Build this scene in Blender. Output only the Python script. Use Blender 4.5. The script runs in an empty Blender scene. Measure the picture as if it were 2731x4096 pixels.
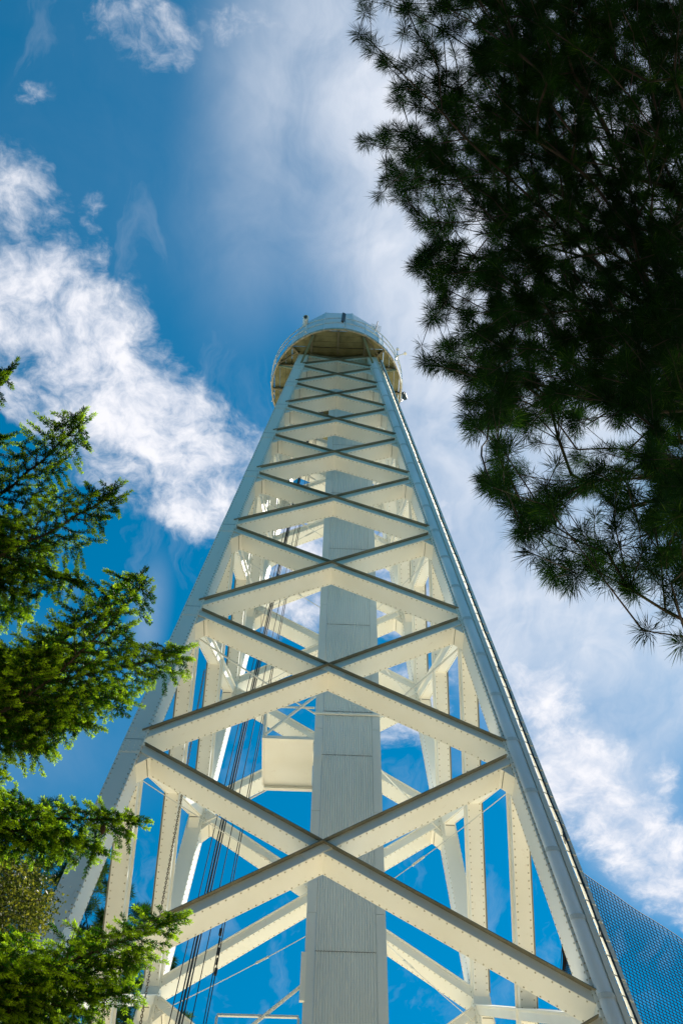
import bpy, math, random
import numpy as np
from mathutils import Vector, Matrix, noise as mnoise

random.seed(7)
RNG = np.random.default_rng(7)
scn = bpy.context.scene
COL = scn.collection

# ------------------------------------------------------------------ survey
# camera pose and tower dimensions in metres (solved from the photograph)
FPX = 4744.838
TILT, ROLL, YAW = 1.05826791, 1.83224935e-02, -2.01677249e-02
CAM = np.array([-0.0945, -19.3923, 0.0])
GROUND = -1.6
NODES = [-1.0, 5.2, 11.7137, 18.0539, 23.4790, 28.1364, 32.0359, 35.3677, 38.2875, 40.8393, 42.9817, 44.5]
T = 0.40                      # width of a leg in the front face
TD = 0.60                     # depth of a leg and of the front and back bracing
def half(z): return 5.6 - 0.091011 * z

def axes():
    fw = np.array([-math.sin(YAW)*math.cos(TILT), math.cos(YAW)*math.cos(TILT), math.sin(TILT)])
    r = np.array([math.cos(YAW), math.sin(YAW), 0.0])
    return r, np.cross(r, fw), fw
AX = axes()
def ray(px, py):
    """direction in the world for a place in the photo (2731 x 4096 survey units)"""
    r, up, fw = AX
    a, b = px - 1365.5, py - 2048.0
    c, s = math.cos(ROLL), math.sin(ROLL)
    u, v = c*a + s*b, -s*a + c*b
    d = fw + r*u/FPX - up*v/FPX
    return d / np.linalg.norm(d)
def at(px, py, dist): return CAM + ray(px, py)*dist
def ov(x, y, dist): return at(x*1.7417, y*1.7417, dist)

# ------------------------------------------------------------------ tagging
def tag(o, label=None, cat=None, group=None, kind=None):
    if label: o['label'] = label
    if cat: o['category'] = cat
    if group: o['group'] = group
    if kind: o['kind'] = kind
    return o
def empty(name, loc, label, cat, group=None):
    o = bpy.data.objects.new(name, None)
    o.empty_display_size = 0.3
    COL.objects.link(o); o.location = loc
    return tag(o, label, cat, group)

# ------------------------------------------------------------------ mesh builder (numpy)
class MB:
    def __init__(self):
        self.v = []; self.f = []; self.n = 0; self.a = []; self.m = []
    def add(self, verts, faces, mat=0, att=None):
        verts = np.asarray(verts, float).reshape(-1, 3)
        self.v.append(verts)
        for f in faces: self.f.append(tuple(i + self.n for i in f)); self.m.append(mat)
        self.a.append(np.full(len(verts), 0.0) if att is None else np.broadcast_to(np.asarray(att, float), (len(verts),)))
        self.n += len(verts)
    def hexa(self, c, mat=0):
        """8 corners: bottom ring 0-3, top ring 4-7"""
        self.add(c, [(0,3,2,1),(4,5,6,7),(0,1,5,4),(1,2,6,5),(2,3,7,6),(3,0,4,7)], mat)
    def box(self, lo, hi, mat=0):
        x0,y0,z0 = lo; x1,y1,z1 = hi
        self.hexa([(x0,y0,z0),(x1,y0,z0),(x1,y1,z0),(x0,y1,z0),(x0,y0,z1),(x1,y0,z1),(x1,y1,z1),(x0,y1,z1)], mat)
    def bar(self, p0, p1, w, h, upv=(0,0,1), mat=0):
        p0, p1 = np.array(p0,float), np.array(p1,float)
        d = p1-p0; d /= np.linalg.norm(d)
        s = np.cross(d, np.array(upv,float))
        if np.linalg.norm(s) < 1e-4: s = np.cross(d, (1,0,0))
        s /= np.linalg.norm(s); u = np.cross(s, d)
        c = []
        for p in (p0, p1):
            for a, b in ((-1,-1),(1,-1),(1,1),(-1,1)): c.append(p + s*a*w/2 + u*b*h/2)
        self.hexa(c, mat)
    def tube(self, pts, r, seg=6, mat=0, cap=True, att=None):
        pts = [np.array(p, float) for p in pts]
        rs = r if hasattr(r, '__len__') else [r]*len(pts)
        vs = []; prev = None
        for i, p in enumerate(pts):
            d = pts[min(i+1,len(pts)-1)] - pts[max(i-1,0)]
            d = d/(np.linalg.norm(d)+1e-9)
            if prev is None:
                ref = np.array((0,0,1.0)) if abs(d[2]) < .9 else np.array((1.0,0,0))
                s = np.cross(d, ref)
            else: s = prev - d*(prev@d)
            s /= (np.linalg.norm(s)+1e-9); prev = s
            u = np.cross(d, s)
            for k in range(seg):
                a = 2*math.pi*k/seg
                vs.append(p + (s*math.cos(a)+u*math.sin(a))*rs[i])
        fs = []
        for i in range(len(pts)-1):
            for k in range(seg):
                a, b = i*seg+k, i*seg+(k+1)%seg
                fs.append((a, b, b+seg, a+seg))
        if cap:
            fs.append(tuple(range(seg))[::-1]); fs.append(tuple(range((len(pts)-1)*seg, len(pts)*seg)))
        self.add(vs, fs, mat, att)
    def rivet(self, p, n, r=0.019, h=0.014, mat=0):
        p = np.array(p, float); n = np.array(n, float); n /= np.linalg.norm(n)
        s = np.cross(n, (0.3,0.5,0.81)); s /= np.linalg.norm(s); u = np.cross(n, s)
        vs = []
        for k in range(6):
            a = k*math.pi/3; vs.append(p + (s*math.cos(a)+u*math.sin(a))*r - n*.002)
        for k in range(6):
            a = k*math.pi/3; vs.append(p + (s*math.cos(a)+u*math.sin(a))*r*.72 + n*h*.75)
        vs.append(p + n*h)
        fs = [(k,(k+1)%6,6+(k+1)%6,6+k) for k in range(6)] + [(6+k,6+(k+1)%6,12) for k in range(6)]
        self.add(vs, fs, mat)
    def build(self, name, mats, parent=None, smooth=False, att=None):
        me = bpy.data.meshes.new(name)
        V = np.concatenate(self.v) if self.v else np.zeros((0,3))
        off = np.array(parent.location) if parent is not None and parent.parent is None else np.zeros(3)
        if parent is not None and parent.parent is not None: off = np.array(parent.parent.location)
        me.from_pydata((V-off).tolist(), [], self.f)
        for m in (mats if isinstance(mats, (list,tuple)) else [mats]): me.materials.append(m)
        if any(self.m): me.polygons.foreach_set('material_index', self.m)
        if smooth: me.polygons.foreach_set('use_smooth', [True]*len(me.polygons))
        if att:
            l = me.attributes.new(att, 'FLOAT', 'POINT'); l.data.foreach_set('value', np.concatenate(self.a))
        me.update()
        o = bpy.data.objects.new(name, me); COL.objects.link(o)
        if parent is not None: o.parent = parent
        return o

def fast_tris(name, V, A, mat, parent, nv=3, off=None, att='age'):
    """V: (n*nv,3) polygon soup, A: per-vertex attribute"""
    me = bpy.data.meshes.new(name)
    n = len(V)//nv
    me.vertices.add(len(V)); me.vertices.foreach_set('co', (V - off).astype(np.float32).ravel())
    me.loops.add(len(V)); me.loops.foreach_set('vertex_index', np.arange(len(V), dtype=np.int32))
    me.polygons.add(n); me.polygons.foreach_set('loop_start', np.arange(0, len(V), nv, dtype=np.int32))
    me.materials.append(mat)
    l = me.attributes.new(att, 'FLOAT', 'POINT'); l.data.foreach_set('value', A.astype(np.float32))
    me.update(calc_edges=True)
    o = bpy.data.objects.new(name, me); COL.objects.link(o); o.parent = parent
    return o

# ------------------------------------------------------------------ materials
def newmat(name):
    m = bpy.data.materials.new(name); m.use_nodes = True
    nt = m.node_tree; b = nt.nodes['Principled BSDF']
    return m, nt, b
def paint(name, c1, c2, rough=0.45, metal=0.0, scale=1.3, streak=True, bump=0.004, rust=0.0):
    m, nt, b = newmat(name)
    tc = nt.nodes.new('ShaderNodeTexCoord')
    n1 = nt.nodes.new('ShaderNodeTexNoise'); n1.inputs['Scale'].default_value = scale; n1.inputs['Detail'].default_value = 6
    mp = nt.nodes.new('ShaderNodeMapping'); mp.inputs['Scale'].default_value = (1,1,0.25 if streak else 1)
    nt.links.new(tc.outputs['Object'], mp.inputs['Vector']); nt.links.new(mp.outputs['Vector'], n1.inputs['Vector'])
    r = nt.nodes.new('ShaderNodeValToRGB')
    r.color_ramp.elements[0].position = .33; r.color_ramp.elements[1].position = .68
    r.color_ramp.elements[0].color = (*c1,1); r.color_ramp.elements[1].color = (*c2,1)
    nt.links.new(n1.outputs['Fac'], r.inputs['Fac'])
    out = r.outputs['Color']
    if rust > 0:
        n2 = nt.nodes.new('ShaderNodeTexNoise'); n2.inputs['Scale'].default_value = 3.1; n2.inputs['Detail'].default_value = 9; n2.inputs['Roughness'].default_value = .72
        mp2 = nt.nodes.new('ShaderNodeMapping'); mp2.inputs['Scale'].default_value = (2.4,2.4,.5); mp2.inputs['Location'].default_value = (3,7,1)
        nt.links.new(tc.outputs['Object'], mp2.inputs['Vector']); nt.links.new(mp2.outputs['Vector'], n2.inputs['Vector'])
        r2 = nt.nodes.new('ShaderNodeMapRange'); r2.inputs['From Min'].default_value = .62; r2.inputs['From Max'].default_value = .78
        r2.inputs['To Max'].default_value = rust
        nt.links.new(n2.outputs['Fac'], r2.inputs['Value'])
        mx = nt.nodes.new('ShaderNodeMix'); mx.data_type = 'RGBA'
        nt.links.new(r2.outputs['Result'], mx.inputs['Factor']); nt.links.new(out, mx.inputs['A'])
        mx.inputs['B'].default_value = (.42,.27,.13,1)
        out = mx.outputs['Result']
    nt.links.new(out, b.inputs['Base Color'])
    b.inputs['Roughness'].default_value = rough; b.inputs['Metallic'].default_value = metal
    if bump:
        n3 = nt.nodes.new('ShaderNodeTexNoise'); n3.inputs['Scale'].default_value = 9; n3.inputs['Detail'].default_value = 3
        nt.links.new(tc.outputs['Object'], n3.inputs['Vector'])
        bp = nt.nodes.new('ShaderNodeBump'); bp.inputs['Distance'].default_value = bump; bp.inputs['Strength'].default_value = .6
        nt.links.new(n3.outputs['Fac'], bp.inputs['Height']); nt.links.new(bp.outputs['Normal'], b.inputs['Normal'])
    return m
M = {}
M['paint'] = paint('white_tower_paint', (.84,.81,.71), (.89,.87,.79), .42, rust=.4)
M['rivet'] = paint('rivet_heads_painted_shade', (.34,.30,.20), (.62,.58,.46), .5, scale=6, streak=False, bump=0)  # dark tone paints shadow onto the rivet heads
M['lip'] = paint('shade_darkened_flange_paint', (.17,.155,.10), (.30,.27,.18), .6, rust=.5)  # darkened to paint in the shade under the flange, plus rust patches
M['tube'] = paint('grey_white_corrugated_sheet', (.64,.67,.65), (.74,.76,.73), .55, scale=.8, bump=0)
M['seam'] = paint('dark_seam', (.12,.12,.10), (.2,.2,.17), .7)
M['duct'] = paint('bright_galvanized_duct', (.76,.79,.78), (.97,.98,.97), .32, metal=.08, scale=1.6, bump=.02)
M['deckwood'] = paint('weathered_deck_boards', (.17,.17,.08), (.33,.32,.17), .75, scale=2.5)
M['dome'] = paint('silver_white_dome_paint', (.74,.77,.77), (.86,.88,.88), .3, metal=.15, scale=1.0)
M['black'] = paint('black_cable_rubber', (.012,.012,.013), (.03,.03,.03), .6)
M['rustmetal'] = paint('rusty_chain_steel', (.10,.075,.04), (.2,.16,.09), .7)
M['steel'] = paint('thin_galvanized_rod', (.6,.6,.56), (.75,.75,.7), .4, metal=.4)
M['darkmetal'] = paint('dark_instrument_metal', (.05,.06,.06), (.12,.13,.13), .4, metal=.4)
M['net'] = paint('black_net_cord', (.006,.007,.010), (.014,.014,.018), .8, bump=0)
M['bark'] = paint('pine_bark', (.05,.032,.02), (.12,.075,.045), .9, scale=5, bump=.03)
M['twig'] = paint('dark_twig_bark', (.022,.016,.010), (.05,.035,.022), .9, scale=7, bump=0)
def leafmat(name, ramp, trans=.45, rough=.5):
    m = bpy.data.materials.new(name); m.use_nodes = True
    nt = m.node_tree; nt.nodes.clear()
    o = nt.nodes.new('ShaderNodeOutputMaterial')
    at_ = nt.nodes.new('ShaderNodeAttribute'); at_.attribute_name = 'age'
    r = nt.nodes.new('ShaderNodeValToRGB')
    els = r.color_ramp.elements
    while len(els) < len(ramp): els.new(0.5)
    for e, (p, c) in zip(els, ramp): e.position = p; e.color = (*c,1)
    nt.links.new(at_.outputs['Fac'], r.inputs['Fac'])
    d = nt.nodes.new('ShaderNodeBsdfPrincipled'); d.inputs['Roughness'].default_value = rough
    d.inputs['Specular IOR Level'].default_value = .12
    t = nt.nodes.new('ShaderNodeBsdfTranslucent')
    nt.links.new(r.outputs['Color'], d.inputs['Base Color']); nt.links.new(r.outputs['Color'], t.inputs['Color'])
    mx = nt.nodes.new('ShaderNodeMixShader'); mx.inputs['Fac'].default_value = trans
    nt.links.new(d.outputs[0], mx.inputs[1]); nt.links.new(t.outputs[0], mx.inputs[2]); nt.links.new(mx.outputs[0], o.inputs['Surface'])
    return m
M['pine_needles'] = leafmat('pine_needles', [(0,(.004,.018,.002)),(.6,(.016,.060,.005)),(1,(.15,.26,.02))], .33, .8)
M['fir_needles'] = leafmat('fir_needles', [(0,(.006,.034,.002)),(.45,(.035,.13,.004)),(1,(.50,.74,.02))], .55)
M['oak_leaves'] = leafmat('oak_leaves', [(0,(.012,.022,.003)),(.5,(.05,.075,.006)),(1,(.30,.30,.025))], .45)

def groundmat():
    m, nt, b = newmat('pale_bounce_ground')
    tc = nt.nodes.new('ShaderNodeTexCoord')
    n = nt.nodes.new('ShaderNodeTexNoise'); n.inputs['Scale'].default_value = .25; n.inputs['Detail'].default_value = 10
    r = nt.nodes.new('ShaderNodeValToRGB')
    r.color_ramp.elements[0].position=.35; r.color_ramp.elements[1].position=.65
    r.color_ramp.elements[0].color=(.82,.69,.45,1); r.color_ramp.elements[1].color=(.90,.78,.54,1)  # pale patch, sized and toned to bounce light onto the undersides
    nt.links.new(tc.outputs['Object'], n.inputs['Vector']); nt.links.new(n.outputs['Fac'], r.inputs['Fac'])
    sb = nt.nodes.new('ShaderNodeVectorMath'); sb.operation = 'SUBTRACT'; nt.links.new(tc.outputs['Object'], sb.inputs[0]); sb.inputs[1].default_value = (0,42,0)
    ln = nt.nodes.new('ShaderNodeVectorMath'); ln.operation = 'LENGTH'; nt.links.new(sb.outputs[0], ln.inputs[0])
    ad = nt.nodes.new('ShaderNodeMath'); ad.operation = 'MULTIPLY_ADD'; nt.links.new(n.outputs['Fac'], ad.inputs[0]); ad.inputs[1].default_value = 14; nt.links.new(ln.outputs['Value'], ad.inputs[2])
    mr = nt.nodes.new('ShaderNodeMapRange'); nt.links.new(ad.outputs[0], mr.inputs['Value']); mr.inputs['From Min'].default_value = 64; mr.inputs['From Max'].default_value = 67
    mx = nt.nodes.new('ShaderNodeMix'); mx.data_type = 'RGBA'; nt.links.new(mr.outputs[0], mx.inputs['Factor']); nt.links.new(r.outputs['Color'], mx.inputs['A']); mx.inputs['B'].default_value = (.055,.05,.028,1)
    nt.links.new(mx.outputs['Result'], b.inputs['Base Color'])
    b.inputs['Roughness'].default_value=.95
    return m
M['ground'] = groundmat()

# ------------------------------------------------------------------ ground
g = MB()
N = 40; ext = 3000.0
gx = np.sign(np.linspace(-1,1,N+1))*np.abs(np.linspace(-1,1,N+1))**3*ext
vs = []
for y in gx:
    for x in gx:
        rr = math.hypot(x, y)
        vs.append((x, y, GROUND + (mnoise.noise(Vector((x*.004,y*.004,0)))*30*min(1,max(0,rr-60)/400)) - .00001*rr*rr*.0))
g.add(vs, [(j*(N+1)+i, j*(N+1)+i+1, (j+1)*(N+1)+i+1, (j+1)*(N+1)+i) for j in range(N) for i in range(N)])
tag(g.build('ground', M['ground']), 'unseen ground around the foot of the tower, made pale to bounce light up', 'ground', kind='structure')

# ------------------------------------------------------------------ tower
tower = empty('lattice_tower', (0,0,GROUND), 'tall white riveted steel lattice tower with corrugated central shaft and round top platform', 'tower')

def face(k):
    """face-plane coordinates (s along the face, z up, d inward) -> world, for face k (0 front, 1 right, 2 back, 3 left)"""
    a = k*math.pi/2; c, s_ = math.cos(a), math.sin(a)
    def f(s, z, d):
        x, y = s, -half(z)+d
        return np.array((c*x - s_*y, s_*x + c*y, z))
    def fn(vec):
        x, y, z = vec
        return np.array((c*x - s_*y, s_*x + c*y, z))
    return f, fn
OUTN = np.array((0,-1,0.09))

def brace(k, s0, z0, s1, z1, a, d0, d1, name='brace', plate=0):
    f, fn = face(k)
    mb = MB()
    L = math.hypot(s1-s0, z1-z0); us, uz = (s1-s0)/L, (z1-z0)/L
    ns, nz = -uz, us
    if nz < 0: ns, nz = -ns, -nz
    def P(t, o, d): return f(s0+us*t+ns*o, z0+uz*t+nz*o, d)
    nseg = 6
    # box shell
    ring = [(-a/2,d0),(-a/2,d1),(a/2,d1),(a/2,d0)]
    vs = [P(L*i/nseg, o, d) for i in range(nseg+1) for (o,d) in ring]
    fs = [(i*4+j, i*4+(j+1)%4, (i+1)*4+(j+1)%4, (i+1)*4+j) for i in range(nseg) for j in range(4)] + [(0,3,2,1),(nseg*4,nseg*4+1,nseg*4+2,nseg*4+3)]
    mb.add(vs, fs)
    # outward lip (angle leg) along the top edge of the outer face
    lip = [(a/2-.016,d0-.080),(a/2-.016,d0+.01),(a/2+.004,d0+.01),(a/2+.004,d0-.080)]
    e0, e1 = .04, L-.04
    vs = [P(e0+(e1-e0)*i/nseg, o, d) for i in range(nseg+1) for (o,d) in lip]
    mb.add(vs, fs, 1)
    # shallow edge strip on the outer face, inner lip on the inner face
    for oo, dd0, dd1 in ((-a/2+.035, d0-.006, d0+.01),):
        st = [(oo-.032,dd0),(oo-.032,dd1),(oo+.032,dd1),(oo+.032,dd0)]
        mb.add([P(e0+(e1-e0)*i/nseg, o, d) for i in range(nseg+1) for (o,d) in st], fs)
    st = [(a/2-.016,d1-.01),(a/2-.016,d1+.05),(a/2+.004,d1+.05),(a/2+.004,d1-.01)]
    mb.add([P(e0+(e1-e0)*i/nseg, o, d) for i in range(nseg+1) for (o,d) in st], fs)
    # rivets
    down = fn(np.array((-ns, 0, -nz)))
    out = fn(OUTN)
    sp = .145; n = int((L-.3)/sp)
    for i in range(n+1):
        t = .15 + (L-.3)*i/max(1,n)
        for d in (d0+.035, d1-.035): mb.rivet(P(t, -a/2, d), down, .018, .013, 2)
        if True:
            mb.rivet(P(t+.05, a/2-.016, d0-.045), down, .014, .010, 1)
        if z0 < 34 and k in (1,2,3): mb.rivet(P(t, a/2-.05, d1), -out, .014)
    if plate:      # riveted splice over the crossing
        tc_ = L*plate
        mb.hexa([P(tc_-.42,-a/2+.012,d0-.012),P(tc_-.42,-a/2+.012,d0+.01),P(tc_-.42,a/2-.03,d0+.01),P(tc_-.42,a/2-.03,d0-.012),
                 P(tc_+.42,-a/2+.012,d0-.012),P(tc_+.42,-a/2+.012,d0+.01),P(tc_+.42,a/2-.03,d0+.01),P(tc_+.42,a/2-.03,d0-.012)])
        for q in range(9):
            for oo in (-.06,-.015,.035): mb.rivet(P(tc_-.37+q*.0925, oo, d0-.012), out, .012, .009)
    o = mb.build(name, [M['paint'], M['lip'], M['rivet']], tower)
    return o

A = 0.25
for k in range(4):
    for i in range(len(NODES)-1):
        zl, zu = NODES[i], NODES[i+1]
        al = .19 if i < 9 else .15
        TE, TI = (T, TD) if k % 2 == 0 else (TD, T)
        wl, wu = half(zl)-TE+.06, half(zu)-TE+.06
        if i == len(NODES)-2: zu2 = zu-.05
        else: zu2 = zu - al
        front = (i % 2 == 0)
        dd = (0.030, TI-.045)
        d2 = (0.038, TI-.052)
        ds, db = (dd, d2) if front else (d2, dd)
        a = .215 if i < 8 else .18
        pc = wl/(wl+wu)
        brace(k, -wl, zl+al, wu, zu2, a, *ds, plate=pc if front and i < 9 else 0)
        brace(k, wl, zl+al, -wu, zu2, a-.006, *db, plate=pc if (not front) and i < 9 else 0)

# legs
def leg(cx, cy):
    mb = MB()
    zs = [GROUND] + NODES[1:-1] + [44.45]
    vs = []
    for z in zs:
        w = half(z)
        for (a, b) in ((0,0),(T,0),(T,TD),(0,TD)):
            vs.append((cx*(w-a), cy*(w-b), z))
    n = len(zs)
    fs = [(i*4+j, i*4+(j+1)%4, (i+1)*4+(j+1)%4, (i+1)*4+j) for i in range(n-1) for j in range(4)] + [(0,3,2,1),(n*4-4,n*4-3,n*4-2,n*4-1)]
    mb.add(vs, fs)
    z = 6.0
    while z < 44.3:
        w = half(z)
        for e in (.035, T-.035):
            mb.rivet((cx*(w-e), cy*w, z), (0,cy,.09), .019, .014, 1); mb.rivet((cx*(w-e), cy*(w-TD), z), (0,-cy,-.09))
        for e in (.035, TD-.035):
            mb.rivet((cx*w, cy*(w-e), z), (cx,0,.09)); mb.rivet((cx*(w-T), cy*(w-e), z), (-cx,0,-.09), .020, .015, 1)
        z += .15
    # raised edge strips (angles) on the two outer faces
    o = mb.build('leg', [M['paint'], M['rivet']], tower)
    # splice plates with rivet fields at the joints
    for zn in NODES[1:-1]:
        sp = MB(); z0, z1 = zn-.42, zn+.42
        for axis in (0,1):
            c8 = []
            for z in (z0, z1):
                w = half(z)
                for (a,b) in ((.012,-.009),(T-.012,-.009),(T-.012,.006),(.012,.006)):
                    c8.append((cx*(w-a), cy*(w-b), z) if axis == 0 else (cx*(w-b), cy*(w-a), z))
            sp.hexa(c8)
            for q in range(9):
                zz = zn-.38+.095*q
                if abs(q-4) < 1: continue
                w = half(zz)
                for a in (.05,.14,.26,.35):
                    p = (cx*(w-a), cy*(w+.009), zz) if axis == 0 else (cx*(w+.009), cy*(w-a), zz)
                    sp.rivet(p, (0,cy,.09) if axis == 0 else (cx,0,.09), .017, .012)
            w = half(zn)
            p0 = (cx*(w-.014), cy*(w+.010), zn) if axis == 0 else (cx*(w+.010), cy*(w-.014), zn)
            p1 = (cx*(w-T+.014), cy*(w+.010), zn) if axis == 0 else (cx*(w+.010), cy*(w-T+.014), zn)
            sp.bar(p0, p1, .006, .010, mat=1)
        s = sp.build('splice_plate', [M['paint'], M['seam']], o)
    return o
for cx, cy in ((-1,-1),(1,-1),(1,1),(-1,1)): leg(cx, cy)

# gussets: corner boxes under every joint with a small dark seam line, between brace and leg
for zn in NODES[2:-1]:
    for k in range(4):
        f, fn = face(k)
        TE, TI = (T, TD) if k % 2 == 0 else (TD, T)
        for sg in (-1, 1):
            mb = MB()
            wl = half(zn)-TE
            d0, d1 = .06, TI-.075
            top = zn-.26
            pts = [(sg*(wl+.06), top), (sg*(wl-.30), top-.17), (sg*(wl-.30), top-.20), (sg*(wl-.13), top-.27), (sg*(wl+.10), top-.52)]
            n = len(pts)
            vs = [f(s, z, d) for d in (d0, d1) for (s, z) in pts]
            fs = [tuple(range(n))[::-1], tuple(range(n, 2*n))] + [(i, (i+1)%n, (i+1)%n+n, i+n) for i in range(n)]
            mb.add(vs, fs)
            mb.bar(f(sg*(wl-.12), top-.283, d0+.02), f(sg*(wl-.12), top-.283, d1-.02), .012, .018, mat=1)
            mb.bar(f(sg*(wl-.12), top-.283, d0+.02), f(sg*(wl+.0), top-.335, d0+.02), .012, .018, mat=1)
            for q in range(4):
                mb.rivet(f(sg*(wl-.02-q*.07), top-.20+q*.01, d0), fn(OUTN), .012)
            mb.build('gusset', [M['paint'], M['seam']], tower)

# central corrugated shaft
TX, TY, TR = 0.52, 0.0, 0.785
seams = [GROUND, 5.0, 8.6, 12.2, 15.83, 18.7, 21.5, 23.10, 26.85, 30.86, 34.4, 38.0, 44.55]
shaft = MB()
flash = .19
def corr(u):      # corrugation profile
    return .0085*math.sin(2*math.pi*u/.053)
for i in range(len(seams)-1):
    z0, z1 = seams[i], seams[i+1]
    for k in range(4):
        a = k*math.pi/2; c, s_ = math.cos(a), math.sin(a)
        nn = 23*12
        us = np.linspace(-TR+flash, TR-flash, nn)
        vs = []
        for z, e in ((z0-.03, .010), (z1, 0.0)):
            for u in us:
                x, y = u, -TR+.012-corr(u)-e
                vs.append((TX+c*x-s_*y, TY+s_*x+c*y, z))
        shaft.add(vs, [(j, j+1, nn+j+1, nn+j) for j in range(nn-1)])
        # dark lap joint
        if i > 0:
            vs = []
            for z in (z0-.045, z0-.030):
                for u in us[::3]:
                    x, y = u, -TR+.012-corr(u)-.004
                    vs.append((TX+c*x-s_*y, TY+s_*x+c*y, z))
            m_ = len(us[::3])
            shaft.add(vs, [(j, j+1, m_+j+1, m_+j) for j in range(m_-1)], 1)
sh = shaft.build('shaft_cladding', [M['tube'], M['seam']], tower)
for sx, sy in ((-1,-1),(1,-1),(1,1),(-1,1)):
    mb = MB()
    z0s = [GROUND]+[s+.9 for s in seams[1:-1]]+[44.5]
    for z0, z1 in zip(z0s[:-1], z0s[1:]):
        X, Y = TX+sx*(TR+.004), TY+sy*(TR+.004)
        mb.box((min(X, X-sx*flash), min(Y, Y-sy*.03), z0), (max(X, X-sx*flash), max(Y, Y-sy*.03), z1-.012))
        mb.box((min(X, X-sx*.028), min(Y-sy*.031, Y-sy*flash), z0), (max(X, X-sx*.028), max(Y-sy*.031, Y-sy*flash), z1-.012))
        for q in range(int((z1-z0)/.45)):
            mb.rivet((X-sx*(flash-.025), Y, z0+.2+q*.45), (0,sy,0), .010, .006)
    mb.build('corner_flashing', [M['tube']], tower)
# collar where the stay rods meet the shaft
for sy in (-1,1):
    mb = MB(); mb.box((TX-TR-.05, sy*(TR+.03)-.02, 22.9), (TX+TR+.05, sy*(TR+.03)+.02, 22.95)); mb.build('stay_collar', [M['paint']], tower)

# stay rods (horizontal) from the legs to the shaft
def rodpiece(p0, p1, r, buckle=True, name='stay_rod'):
    mb = MB(); p0 = np.array(p0,float); p1 = np.array(p1,float)
    n = 8; L = np.linalg.norm(p1-p0)
    pts = [p0+(p1-p0)*t - np.array((0,0,1))*(.012*L*4*t*(1-t)) for t in np.linspace(0,1,n)]
    mb.tube(pts, r, 5)
    if buckle:
        c = p0+(p1-p0)*.72; d = (p1-p0)/L; off = np.array((0,0,-.012*L*4*.72*.28))
        for sd in (-.02, .02):
            q = np.cross(d, (0,0,1)); q /= np.linalg.norm(q)
            mb.tube([c-d*.14+q*sd+off, c+d*.14+q*sd+off], .009, 5)
        mb.tube([c-d*.17+off, c-d*.12+off], .026, 6); mb.tube([c+d*.12+off, c+d*.17+off], .026, 6)
    return mb.build(name, [M['steel']], tower)
for j, zn in enumerate(NODES[2:8]):
    for cx in (-1,1):
        for cy in (-1,1):
            w = half(zn-.5)-T-.01
            z = zn-.55
            r = .024 if j == 2 else .010
            rodpiece((cx*w, cy*(w-.15), z), (TX+cx*TR, TY+cy*TR, z), r, j != 2)

# side platform hung on the shaft
bal = MB()
X0, X1, Y0, Y1, ZB = -1.42, TX-TR-.02, -1.28, .12, 21.35
bal.box((X0,Y0,ZB),(X1,Y1,ZB+.03))
pf = bal.build('side_platform', [M['paint']], tower)
mb = MB(); mb.box((X0,Y0-.05,ZB-.03),(X1,Y0-.002,ZB+.07)); mb.box((X0,Y1+.002,ZB-.09),(X1+.1,Y1+.09,ZB+.06)); mb.box((X0-.05,Y0-.05,ZB-.02),(X0-.002,Y1,ZB+.07)); mb.build('edge_beam', [M['paint']], pf)
mb = MB()
mb.bar((X0-.02,Y0-.02,ZB+.07),(X0-.02,Y0-.02,ZB+1.15),.05,.05); mb.bar((X0-.02,Y1-.02,ZB+.07),(X0-.02,Y1-.02,ZB+1.15),.05,.05)
mb.bar((X0-.045,Y0-.02,ZB+1.17),(X1,Y0-.02,ZB+1.17),.04,.04); mb.bar((X0-.02,Y0,ZB+1.17),(X0-.02,Y1,ZB+1.17),.04,.04)
mb.build('guard_rail', [M['paint']], pf)
mb = MB(); mb.bar((X0+.02,Y0-.075,ZB+.08),(X1,Y0-.075,ZB+1.55),.05,.05); mb.bar((X0+.02,Y1-.02,ZB+.08),(X1,Y1-.02,ZB+1.55),.05,.05); mb.build('diagonal_strut', [M['paint']], pf)

# low struts at the shaft foot
mb = MB(); mb.tube([(TX-TR,-.8,15.0),(-2.1,-.8,13.1)], .035, 6); mb.bar((TX-TR-.02,-.82,14.6),(TX-TR-.02,-.82,15.7),.06,.10); mb.build('raking_strut', [M['paint']], tower)
mb = MB(); mb.bar((-1.81,-.8,14.27),(-.33,-.8,14.28),.045,.045); mb.bar((-1.81,-.8,14.24),(-1.81,-.8,12.4),.045,.045); mb.bar((-.33,-.8,14.24),(-.33,-.8,12.4),.045,.045); mb.build('hand_rail_frame', [M['steel']], tower)

# cables and chain
cab = [(-1.12,-2.83,.009),(-1.06,-2.70,.013),(-1.03,-2.64,.020),(-.99,-2.58,.014),(-.80,-2.41,.009),(-.745,-2.17,.009),(-.70,-2.12,.010)]
for xt, xb, r in cab:
    sl = (xb-xt)/(15.05-40.9)
    mb = MB(); mb.tube([(xt+sl*2.8,.5,43.7), (xb,.5,15.05), (xb-sl*16.6,.5,GROUND)], r*1.15, 6)
    mb.build('hoist_cable', [M['black']], tower)
for i, z in enumerate(np.linspace(16.2, 17.2, 5)):
    mb = MB(); mb.tube([(-2.06,.5,z),(-2.05,.5,z+.16)], .035 if i%2==0 else .022, 6); mb.build('cable_clamp', [M['black']], tower)
mb = MB()
zc = 25.6; i = 0
while zc > 3.0:
    x = -3.29
    dx, dy = (.022,0) if i % 2 else (0,.022)
    ring = []
    for q in range(7):
        a = 2*math.pi*q/6
        ring.append((x+dx*math.cos(a), dy*math.cos(a), zc-.035+.042*math.sin(a)))
    mb.tube(ring, .0085, 4, cap=False)
    zc -= .066; i += 1
mb.build('chain', [M['rustmetal']], tower)

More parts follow.
